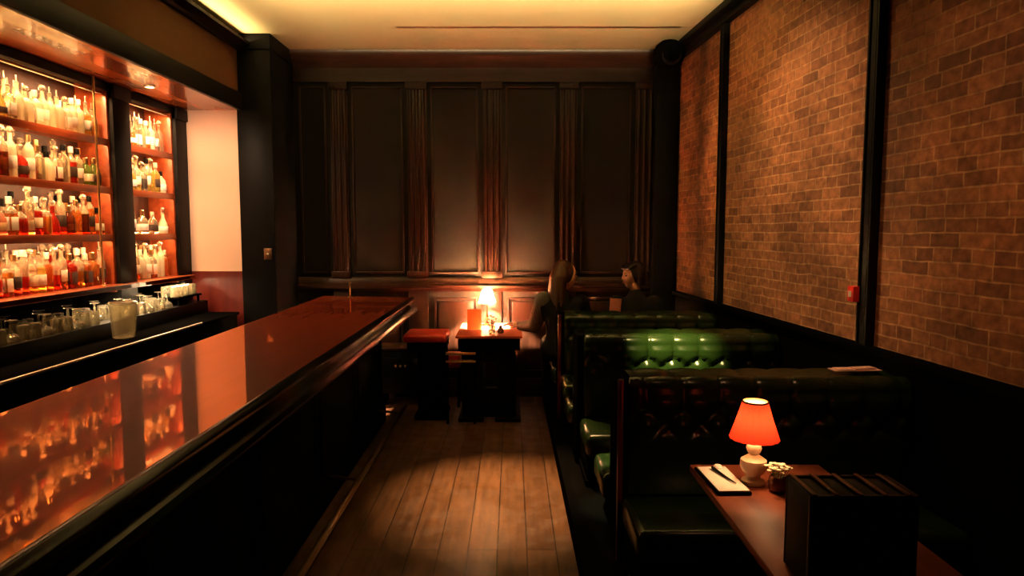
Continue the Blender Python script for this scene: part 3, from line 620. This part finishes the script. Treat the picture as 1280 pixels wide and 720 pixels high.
b1 = booth('nearest green leather booth bench, rising behind the red-shaded lamp', .484, 3.05, .24, d_front=.42, d_rear=.36, st=.44)
b2 = booth('middle green leather booth bench with brightly lit button tufting', .42, 4.35, .28, d_front=.42, d_rear=.30, st=.44, wood=False)
b3 = booth('farthest green leather booth bench, with two people seated behind its back', .37, 5.42, .24, d_front=.42, d_rear=.46)
struct(MB().prism([(.30, 6.68), (.33, 1.9), (wx(1.9) - .06, 1.9), (wx(6.68) - .06, 6.68)], 0.001, .12).build('floor_plinth', M_mattblack, smooth=False), 'low black plinth under the booths', 'floor')
t = thing('napkin', 'pink paper napkin on top of the nearest booth back by the brick', 'napkin', (1.64, 3.20, .985), .06)
mb = MB().box(-.12, .11, -.035, .035, .002, .006, .001).box(-.10, .05, -.030, .030, .006, .010, .001).box(-.02, .09, -.028, .02, .010, .014, .001, M=Matrix.Rotation(.15, 4, 'Z')); mb.build('folded_paper', mat('pale_pink_paper', (.85, .52, .44), .8), t)

# ------------------------------------------------------------------ near table with lamp
tb = thing('booth_table', 'reddish wooden table holding the red-shaded lamp', 'table', (.685, 0, 0))
MB().box(0, .50, .9, 2.56, .722, .75, .006).build('tabletop', M_table, tb)
MB().box(.20, .30, 2.0, 2.1, .03, .722, .01).build('pedestal', M_black, tb); MB().box(.08, .42, 1.8, 2.3, .0, .03, .008).build('foot', M_black, tb)
def lamp(name, label, loc, shade, rt, rb, zs0, zs1, stem_prof, smat, power, bulbz, col, pz=.035, closed=False):
    t = thing(name, label, 'lamp', loc)
    MB().lathe(stem_prof, seg=28).build('stem', smat, t)
    th = .0015
    mb = MB(); seg = 64; rings = []
    pr = [(rb, zs0), (rt, zs1)]
    n = 64
    for (r, z) in ((rb, zs0), (rb * .35 + rt * .65, zs0 + (zs1 - zs0) * .62), (rt, zs1)):
        rings.append([mb.bm.verts.new(((r + .0015 * math.cos(16 * 2 * PI * k / n)) * math.cos(2 * PI * k / n), (r + .0015 * math.cos(16 * 2 * PI * k / n)) * math.sin(2 * PI * k / n), z)) for k in range(n)])
    for i in range(2):
        for k in range(n): mb.bm.faces.new((rings[i][k], rings[i][(k + 1) % n], rings[i + 1][(k + 1) % n], rings[i + 1][k]))
    if closed: mb.bm.faces.new(rings[2])
    o = mb.build('lamp_shade', shade, t, ang=80)
    MB().lathe([(rt - .001, zs1 - .004), (rt + .002, zs1 - .004), (rt + .002, zs1 + .002), (rt - .001, zs1 + .002), (rt - .001, zs1 - .004)], seg=32, cap=False).build('shade_trim', M_brass, t)
    MB().lathe([(.004, bulbz - .03), (.011, bulbz - .02), (.014, bulbz), (.010, bulbz + .012), (.002, bulbz + .018)], seg=16).build('bulb', mat('bulb_glow_' + name, (1, .8, .5), emit=(1, .62, .28), es=60), t)
    p = point((loc[0], loc[1], loc[2] + bulbz + pz), power, col, .012)
    return t
lamp('table_lamp', 'small lamp with orange-red shade and stone base on the near table', (.860, 2.36, .75), M_shade, .042, .085, .165, .298,
     [(.040, 0), (.042, .006), (.040, .014), (.026, .022), (.024, .030), (.038, .045), (.047, .065), (.044, .088), (.024, .102), (.016, .108), (.022, .116), (.027, .130), (.022, .144), (.010, .152), (.006, .20)], M_stone, 3.4, .195, (1.0, 0.50, 0.22))
t = thing('flower_pot', 'small dark pot of cream blossoms beside the red-shaded lamp', 'plant', (.920, 2.285, .75)); t.scale = (.76, .76, .9)
MB().lathe([(.028, 0), (.040, .010), (.046, .032), (.040, .055), (.034, .062), (.030, .058), (.0, .052)], seg=28).build('pot', M_darkglass, t)
rnd = random.Random(4); mb = MB(); ms = MB()
for k in range(30):
    a = rnd.uniform(0, 2 * PI); r = .055 * math.sqrt(rnd.random()); x, y = r * math.cos(a), r * math.sin(a); z = .092 + .018 * (1 - r / .055) + rnd.uniform(-.006, .006)
    ms.tube([(x * .4, y * .4, .05), (x, y, z)], .0012, 5)
    for q in range(5):
        b = 2 * PI * q / 5 + k; mb.sphere((x + .006 * math.cos(b), y + .006 * math.sin(b), z + .001), .0055, (1, 1, .45), 8)
    mb.sphere((x, y, z + .003), .003, seg=6)
mb.build('blossoms', M_flower, t); ms.build('stems', M_leaf, t)
t = thing('bill_folder', 'black bill folder with white paper and pen on the near table', 'folder', (.752, 2.375, .751), R(2.7)); t.scale = (.92, .95, 1)
MB().box(-.064, .066, -.135, .135, 0, .010, .003).build('cover', M_mattblack, t)
MB().box(-.056, .060, -.128, .125, .010, .014, .001).build('paper', M_paper, t)
p = MB().tube([(-.004, .09, .022), (.012, .0, .020), (.030, -.07, .019)], [.006, .0045, .002], 10).build('pen', M_black, t)
MB().lathe([(.016, 0), (.018, .004), (.014, .010), (.003, .012)], c=(.026, .11, .014), seg=18).build('mint', M_paper, t)
bxo = thing('menu_box', 'black wooden box with slatted top standing on the near table', 'box', (.738, 1.632, .75))
W_, D_, H_ = .272, .15, .245
mb = MB().box(0, W_, 0, .012, 0.002, H_, .002).box(0, W_, D_ - .012, D_, 0.002, H_, .002).box(0, .012, 0.012, D_ - .012, 0.002, H_, .002).box(W_ - .012, W_, 0.012, D_ - .012, 0.002, H_, .002).box(.012, W_ - .012, .012, D_ - .012, .002, .012)
mb.build('body', mat('box_black', (.008, .006, .005), .5, spec=.3), bxo)
for k in range(5):
    x = .012 + k * .0595 - (.004 if k else 0)
    MB().box(x - .006, x + .006, .0, D_, H_ - .0005, H_ + .004, .001).build('divider', M_booth_wood, bxo)
for k in range(4):
    x = .045 + k * .058; MB().box(x - .018, x + .018, .016, D_ - .016, .02, H_ - .004, .002).build('menu_card', mat('menu_black', (.01, .008, .007), .6), bxo)
MB().box(-.0015, .003, -.0015, .003, .004, H_, .0005).build('corner_trim', M_booth_wood, bxo)

# ------------------------------------------------------------------ far table, stools, cabinet
ft = thing('far_table', 'small red-topped table with glowing lamp at the far wall', 'table', (-.485, 5.75, 0))
TW = .575; TD = .83
MB().box(0, TW, 0, TD, .728, .75, .006).build('tabletop', M_redtop, ft)
MB().box(.02, TW - .02, .02, TD - .02, .62, .728, .004).build('apron', M_mattblack, ft)
mb = MB(); mb.box(.05, .235, .06, .46, .03, .62, .004).box(.36, .52, .06, .46, .03, .62, .004)
mb.box(.235, .36, .06, .14, .03, .28, .004).box(.235, .36, .06, .14, .50, .62, .004).build('trestle', M_black, ft)
for x in (.02, .34): MB().box(x, x + .22, .0, TD, 0, .03, .004).build('foot', M_black, ft)
lamp('glowing_lamp', 'small brightly glowing lamp on the red far table', (-.238, 6.46, .75), M_shade2, .042, .080, .215, .335,
     [(.045, 0), (.047, .006), (.020, .012), (.008, .03), (.008, .06), (.016, .08), (.008, .10), (.006, .24)], M_brass, 1500, .26, (1.0, 0.56, 0.34), .02, True)
t = thing('menu_card', 'white folded menu card standing lit on the far table', 'menu', (-.34, 6.12, .751), R(8))
M_ = Matrix.Rotation(R(6), 4, 'X'); MB().box(-.065, .065, -.002, .0, 0, .185, M=Matrix.Translation((0, .012, 0)) @ Matrix.Rotation(R(-5), 4, 'X')).box(-.065, .065, .0, .002, 0, .185, M=Matrix.Translation((0, .032 + .012, 0)) @ Matrix.Rotation(R(5), 4, 'X')).build('card', M_shade2, t)
t = thing('flower_glass', 'little glass of pale flowers below the glowing lamp', 'vase', (-.175, 5.90, .75))
MB().lathe([(.022, 0), (.026, .004), (.030, .07), (.027, .07), (.022, .008), (0, .006)], seg=18).build('glass_body', M_clear, t)
mb = MB(); ms = MB()
for k in range(16):
    a = rnd.uniform(0, 2 * PI); r = rnd.uniform(0, .04); z = rnd.uniform(.09, .16); mb.sphere((r * math.cos(a), r * math.sin(a), z), .010, (1, 1, .6), 8); ms.tube([(0, 0, .02), (r * math.cos(a), r * math.sin(a), z)], .0015, 5)
mb.build('blossoms', M_flower, t); ms.build('stems', M_leaf, t)
t = thing('salt_shaker', 'dark round shaker beside the flower glass on the far table', 'shaker', (-.10, 5.92, .75))
MB().lathe([(.022, 0), (.028, .01), (.026, .035), (.014, .05), (.012, .052)], seg=18).build('body', M_darkglass, t); MB().lathe([(.013, .051), (.014, .062), (.006, .070)], seg=16).build('cap', M_black, t)
st = thing('bar_stool', 'red-cushioned black stool between the bar end and the far table', 'stool', (-.75, 5.98, 0))
MB().box(-.19, .185, -.20, .20, .685, .755, .022).build('cushion', M_red, st, ang=60)
MB().box(-.155, .175, -.185, .185, .62, .685, .004).build('apron', M_mattblack, st)
mb = MB().box(-.07, .165, -.165, .165, .05, .62, .01); mb.build('pedestal', M_mattblack, st)
MB().box(-.10, .18, -.18, .18, 0, .05, .01).build('foot', M_mattblack, st)
ls = thing('low_stool', 'low red stool tucked between the black stool and far table', 'stool', (-.585, 6.36, 0))
MB().box(-.10, .10, -.12, .12, .37, .49, .015).build('cushion', M_red, ls, ang=60)
for sx in (-1, 1):
    for sy in (-1, 1): MB().box(sx * .085 - .012, sx * .085 + .012, sy * .10 - .012, sy * .10 + .012, 0, .37).build('leg', M_mattblack, ls)
# tan lit slats of a tray stand beside the far table
ts = thing('tray_stand', 'small dark stand with two tan slats beside the far table', 'stand', (-.61, 5.68, 0))
for z in (.60, .535): MB().box(.05, .30, 0, .05, z, z + .016, .003).build('slat', mat('tan_wood', (.45, .22, .10), .4), ts)
for x in (.05, .28): MB().box(x, x + .02, .01, .04, 0.0, .60, .002).build('leg', M_mattblack, ts)
cb = thing('low_cabinet', 'low black cabinet with three tiny brass marks behind the bar end', 'cabinet', (-1.26, 6.30, 0))
MB().box(0, .42, 0, .30, .12, .53, .006).build('body', M_black, cb); MB().box(-.01, .43, -.01, .31, .53, .55, .004).build('top', M_dwoodx, cb)
MB().box(.03, .39, -.012, 0, .16, .46, .004).build('door', M_black, cb)
for k in range(3): MB().sphere((.17 + k * .045, -.016, .385), .011, (1, .5, 1.1), 10).build('knob', M_brass, cb)
for x in (.02, .37): MB().box(x, x + .03, .02, .28, 0, .12, .004).build('leg', M_mattblack, cb)

# ------------------------------------------------------------------ people
def eval_mesh(o):
    dg = bpy.context.evaluated_depsgraph_get(); dg.update(); return bpy.data.meshes.new_from_object(o.evaluated_get(dg))
_b = bmesh.new(); bmesh.ops.create_uvsphere(_b, u_segments=14, v_segments=9, radius=1); _b.verts.index_update()
UNIT_V = [v.co.copy() for v in _b.verts]; UNIT_F = [[v.index for v in f.verts] for f in _b.faces]; _b.free()
def skin_mesh(nodes, edges, sub=2):      # closely spaced ellipsoids along every bone, fused afterwards into one surface
    VV = []; FF = []
    for a, b in edges:
        (pa, ra), (pb, rb) = nodes[a], nodes[b]
        ra = ra if isinstance(ra, tuple) else (ra, ra); rb = rb if isinstance(rb, tuple) else (rb, rb)
        pa, pb = Vector(pa), Vector(pb); L = (pb - pa).length; n = max(2, int(L / (0.22 * min(ra + rb))) + 1)
        for k in range(n + 1):
            f = k / n; c = pa.lerp(pb, f); rx = ra[0] + (rb[0] - ra[0]) * f; ry = ra[1] + (rb[1] - ra[1]) * f
            rz = rx if rx == ry else (rx + ry) * .42; o = len(VV)
            VV += [(c.x + v.x * rx, c.y + v.y * ry, c.z + v.z * rz) for v in UNIT_V]; FF += [[q + o for q in f_] for f_ in UNIT_F]
    me = bpy.data.meshes.new('sk'); me.from_pydata(VV, [], FF); me.update(); return me
def fuse(meshes, voxel, m, name, parent):
    bm = bmesh.new()
    for me, mt in meshes:
        b2 = bmesh.new(); b2.from_mesh(me); b2.transform(mt); tmp = bpy.data.meshes.new('t'); b2.to_mesh(tmp); b2.free(); bm.from_mesh(tmp)
    me = bpy.data.meshes.new('f'); bm.to_mesh(me); bm.free()
    o = bpy.data.objects.new('f', me); COL.objects.link(o); r = o.modifiers.new('r', 'REMESH'); r.mode = 'VOXEL'; r.voxel_size = voxel
    sm = o.modifiers.new('s', 'SMOOTH'); sm.factor = .5; sm.iterations = 5
    out = eval_mesh(o); bpy.data.objects.remove(o); out.name = name; out.materials.clear(); out.materials.append(m)
    b3 = bmesh.new(); b3.from_mesh(out); seen = set(); isl = []
    for v in b3.verts:
        if v in seen: continue
        st_ = [v]; seen.add(v); comp = []
        while st_:
            w_ = st_.pop(); comp.append(w_)
            for e in w_.link_edges:
                o_ = e.other_vert(w_)
                if o_ not in seen: seen.add(o_); st_.append(o_)
        isl.append(comp)
    isl.sort(key=len, reverse=True); print('ISL', name, [len(c) for c in isl[:12]])
    for c in isl[1:]: bmesh.ops.delete(b3, geom=c, context='VERTS')
    b3.to_mesh(out); b3.free()
    for p in out.polygons: p.use_smooth = True; p.material_index = 0
    q = bpy.data.objects.new(name, out); COL.objects.link(q); q.parent = parent; return q
def head_mesh():
    bm = bmesh.new(); bmesh.ops.create_uvsphere(bm, u_segments=48, v_segments=36, radius=1)
    for v in bm.verts:
        x, y, z = v.co
        X, Y, Z = x * .074, y * .094, z * .115
        if z < 0: k = 1 - .32 * (-z) ** 1.3; X *= k; Y = Y * (1 - .12 * -z) + .012 * (-z)      # jaw taper
        if y > 0:
            def g(cx, cz, s): return math.exp(-(((X - cx) / s) ** 2 + ((Z - cz) / (s * 1.1)) ** 2))
            Y += .020 * math.exp(-((X / .010) ** 2 + ((Z + .022) / .018) ** 2)) + .008 * math.exp(-((X / .008) ** 2 + ((Z - .002) / .02) ** 2))
            Y -= .009 * (g(.030, .008, .014) + g(-.030, .008, .014))
            Y += .006 * math.exp(-((X / .022) ** 2 + ((Z + .058) / .010) ** 2)) + .008 * math.exp(-((X / .020) ** 2 + ((Z + .095) / .014) ** 2))
            Y += .004 * math.exp(-((X / .05) ** 2 + ((Z - .028) / .008) ** 2))
        v.co = (X, Y, Z)
    for s in (-1, 1):
        r = bmesh.ops.create_uvsphere(bm, u_segments=12, v_segments=8, radius=.03)
        bmesh.ops.transform(bm, matrix=Matrix.Translation((s * .074, -.005, -.005)) @ Matrix.Rotation(s * .3, 4, 'Z') @ Matrix.Diagonal((.28, .6, 1, 1)), verts=r['verts'])
    me = bpy.data.meshes.new('head'); bm.to_mesh(me); bm.free(); return me
def person(label, loc, rz, arms, head_rot, head_off, long_hair, hairm, clothm, armcloth=None, scale=1.0):
    t = thing('person', label, 'person', loc, rz); t.scale = (scale,) * 3
    H = Vector((0, .02, .755)) + Vector(head_off)
    N = {'pelvis': ((0, 0, .11), (.15, .12)), 'waist': ((0, .0, .28), (.125, .095)), 'chest': ((0, .01, .43), (.155, .105)), 'neckb': ((0, -.005, .555), (.065, .06)), 'neck': ((0, .005, .63), .048), 'nh': (tuple(H + Vector((0, -.015, -.05))), .045)}
    E = [('pelvis', 'waist'), ('waist', 'chest'), ('chest', 'neckb'), ('neckb', 'neck'), ('neck', 'nh')]
    cl = dict(N); cl.pop('nh'); cl['neck'] = ((0, .0, .60), .044); CE = [('pelvis', 'waist'), ('waist', 'chest'), ('chest', 'neckb'), ('neckb', 'neck')]
    def infl(r, d): return tuple(a + d for a in r) if isinstance(r, tuple) else r + d
    for s, side in ((-1, 'l'), (1, 'r')):
        sh = (s * .165, -.005, .515); el, wr, hd = arms[side]
        for d_, e_ in ((N, E), (cl, CE)):
            d_['sh' + side] = (sh, .058); d_['el' + side] = (el, .042); d_['wr' + side] = (wr, .027)
            e_ += [('chest', 'sh' + side), ('sh' + side, 'el' + side), ('el' + side, 'wr' + side)]
            d_['hip' + side] = ((s * .09, .06, .09), .088); d_['kn' + side] = ((s * .10, .44, .09), .062); d_['ca' + side] = ((s * .10, .45, -.10), .054); d_['an' + side] = ((s * .10, .44, -.34), .038)
            e_ += [('pelvis', 'hip' + side), ('hip' + side, 'kn' + side), ('kn' + side, 'ca' + side), ('ca' + side, 'an' + side)]
        N['he' + side] = ((s * .10, .46, -.40), .034); N['toe' + side] = ((s * .105, .60, -.41), .028); E += [('an' + side, 'he' + side), ('he' + side, 'toe' + side)]
    body = skin_mesh(N, E); parts = [(body, Matrix.Identity(4))]
    HM = Matrix.Translation(H) @ Euler(head_rot).to_matrix().to_4x4()
    parts.append((head_mesh(), HM))
    for s, side in ((-1, 'l'), (1, 'r')):
        el, wr, hd = [Vector(v) for v in arms[side]]
        d = (hd - wr).normalized(); fore = (wr - el).normalized()
        nrm = Vector(arms[side + 'n']).normalized(); nrm = (nrm - d * nrm.dot(d)).normalized(); lat = d.cross(nrm) * s
        hn = {'w': (tuple(wr - fore * .01), .024), 'p1': (tuple(wr + d * .045), (.036, .016)), 'p2': (tuple(wr + d * .085), (.038, .014))}; he = [('w', 'p1'), ('p1', 'p2')]
        parts.append((skin_mesh(hn, he), Matrix.Identity(4)))
        for f, (o_, L) in enumerate(((-.028, .060), (-.009, .072), (.010, .067), (.029, .052))):
            b0 = wr + d * .075 + lat * o_; curl = arms[side + 'c']
            k1 = b0 + d * (.02 + L * .42); k2 = k1 + (d * math.cos(curl) + nrm * math.sin(curl)) * L * .38; k3 = k2 + (d * math.cos(curl * 1.8) + nrm * math.sin(curl * 1.8)) * L * .30
            parts.append((skin_mesh({'a': (tuple(b0), .0095), 'b': (tuple(k1), .009), 'c': (tuple(k2), .0083), 'd': (tuple(k3), .0070)}, [('a', 'b'), ('b', 'c'), ('c', 'd')], 1), Matrix.Identity(4)))
        tb0 = wr + d * .02 - lat * .022; t1 = tb0 + (d * .7 - lat * .7 + nrm * .2).normalized() * .04; t2 = t1 + (d * .9 - lat * .25 + nrm * .4).normalized() * .032
        parts.append((skin_mesh({'a': (tuple(tb0), .013), 'b': (tuple(t1), .011), 'c': (tuple(t2), .0085)}, [('a', 'b'), ('b', 'c')], 1), Matrix.Identity(4)))
    fuse(parts, .0055, M_skin, 'body', t)
    cm = {}
    for k, (p, r) in cl.items(): cm[k] = (p, infl(r, .016))
    up = {k: v for k, v in cm.items() if not k.startswith(('kn', 'ca', 'an'))}; ue = [e for e in CE if e[0] in up and e[1] in up]
    fuse([(skin_mesh(up, ue), Matrix.Identity(4))], .010, clothm, 'jacket', t)
    lo = {k: v for k, v in cm.items() if k[:2] in ('hi', 'kn', 'ca', 'an') or k == 'pelvis'}; le = [e for e in CE if e[0] in lo and e[1] in lo]
    fuse([(skin_mesh(lo, le), Matrix.Identity(4))], .010, M_blkcloth, 'trousers', t)
    for s in (-1, 1):
        mb = MB(); mb.box(-.045, .045, -.09, .17, -.46, -.42, .01).sphere((0, .10, -.405), .045, (1, 1.6, .8)); mb.sphere((0, -.03, -.38), .05, (1, 1.2, 1.1)); o = mb.build('shoe', M_black, t); o.location = (s * .10, .47, 0)
    if armcloth:
        side = 'l'; el, wr, hd = arms[side]
        fuse([(skin_mesh({'a': ((-.165, -.005, .535), .082), 'b': (el, .064), 'c': (tuple(Vector(wr) * .9 + Vector(el) * .1), .048)}, [('a', 'b'), ('b', 'c')]), Matrix.Identity(4))], .009, armcloth, 'sleeve', t)
    # hair
    mb = MB(); hp = []
    rr = random.Random(5)
    mb.sphere((0, -.026, .022), .1, (.90, 1.02, 1.14), 32)
    if long_hair:
        for k in range(26):
            a = PI * (0.04 + .92 * k / 25) + PI; x = .080 * math.cos(a); y = -.03 + .085 * math.sin(a)
            L = rr.uniform(.24, .32); sway = rr.uniform(-.012, .012)
            mb.tube([(x * .8, y * .8, .07), (x * 1.08, y * 1.08, -.01), (x * 1.15 + sway, y * 1.1 - .01, -.12), (x * 1.2 + sway * 2, y * 1.05 - .02, -L)], [.022, .024, .021, .008], 8)
    else:
        for k in range(18):
            a = PI * (0.0 + 1.0 * k / 17) + PI; x = .078 * math.cos(a); y = -.02 + .080 * math.sin(a)
            mb.tube([(x * .9, y * .9, .06), (x * 1.08, y * 1.08, 0), (x * 1.05, y * 1.05, -rr.uniform(.06, .09))], [.022, .022, .010], 8)
        for k in range(9): x = -.06 + .015 * k; mb.tube([(x, .0, .10), (x * 1.05, .06, .085), (x * 1.1, .085, .060)], [.02, .018, .008], 8)
    hm = mb.mesh('h', hairm)
    # carve the face side: keep hair behind the face plane
    fuse([(hm, HM)], .006, hairm, 'hair', t)
    for s in (-1, 1):
        o = MB().sphere((s * .030, .083, .006), .0105, (1.25, .55, .65), 14).build('eye', M_eye, t); o.matrix_local = HM
        o = MB().box(s * .030 - .016, s * .030 + .016, .092, .096, .024, .029, .001).build('eyebrow', M_dkhair, t); o.matrix_local = HM
    o = MB().sphere((0, .0925, -.058), .018, (1.1, .4, .38), 14).build('mouth', M_lip, t); o.matrix_local = HM
    return t
arms_w = {'l': ((-.24, .10, .30), (-.36, .22, .28), (-.45, .26, .29)), 'r': ((.24, .08, .28), (.16, .30, .22), (.10, .38, .22)), 'ln': (0, 0, -1), 'rn': (0, 0, -1), 'lc': .35, 'rc': .4}
wo = person('woman with long hair and grey sleeve, turned away, beside the red table', (.44, 5.90, .505), 0, arms_w, (0, 0, R(-72)), (.03, .0, 0), True, M_blhair, M_blkcloth, M_greycloth, 1.0)
arms_m = {'l': ((-.20, .08, .26), (-.165, -.03, .40), (-.165, -.045, .50)), 'r': ((.24, .10, .28), (.14, .30, .22), (.06, .36, .22)), 'ln': (1, .3, 0), 'rn': (0, 0, -1), 'lc': .8, 'rc': .4}
mn = person('dark-haired person in black facing the woman, lit face, holding a pink card', (1.08, 5.93, .505), 0, arms_m, (0, 0, R(108)), (-.02, .0, .0), False, M_dkhair, M_blkcloth, None, .99)
t = thing('pink_card', 'pink card held up in front of the person in black', 'card', (.885, 5.836, 0.90), R(4))
MB().box(-.05, .05, -.0015, .0015, .0, .165, .0005, M=Matrix.Rotation(R(4), 4, 'Y')).build('card_sheet', M_pink, t)
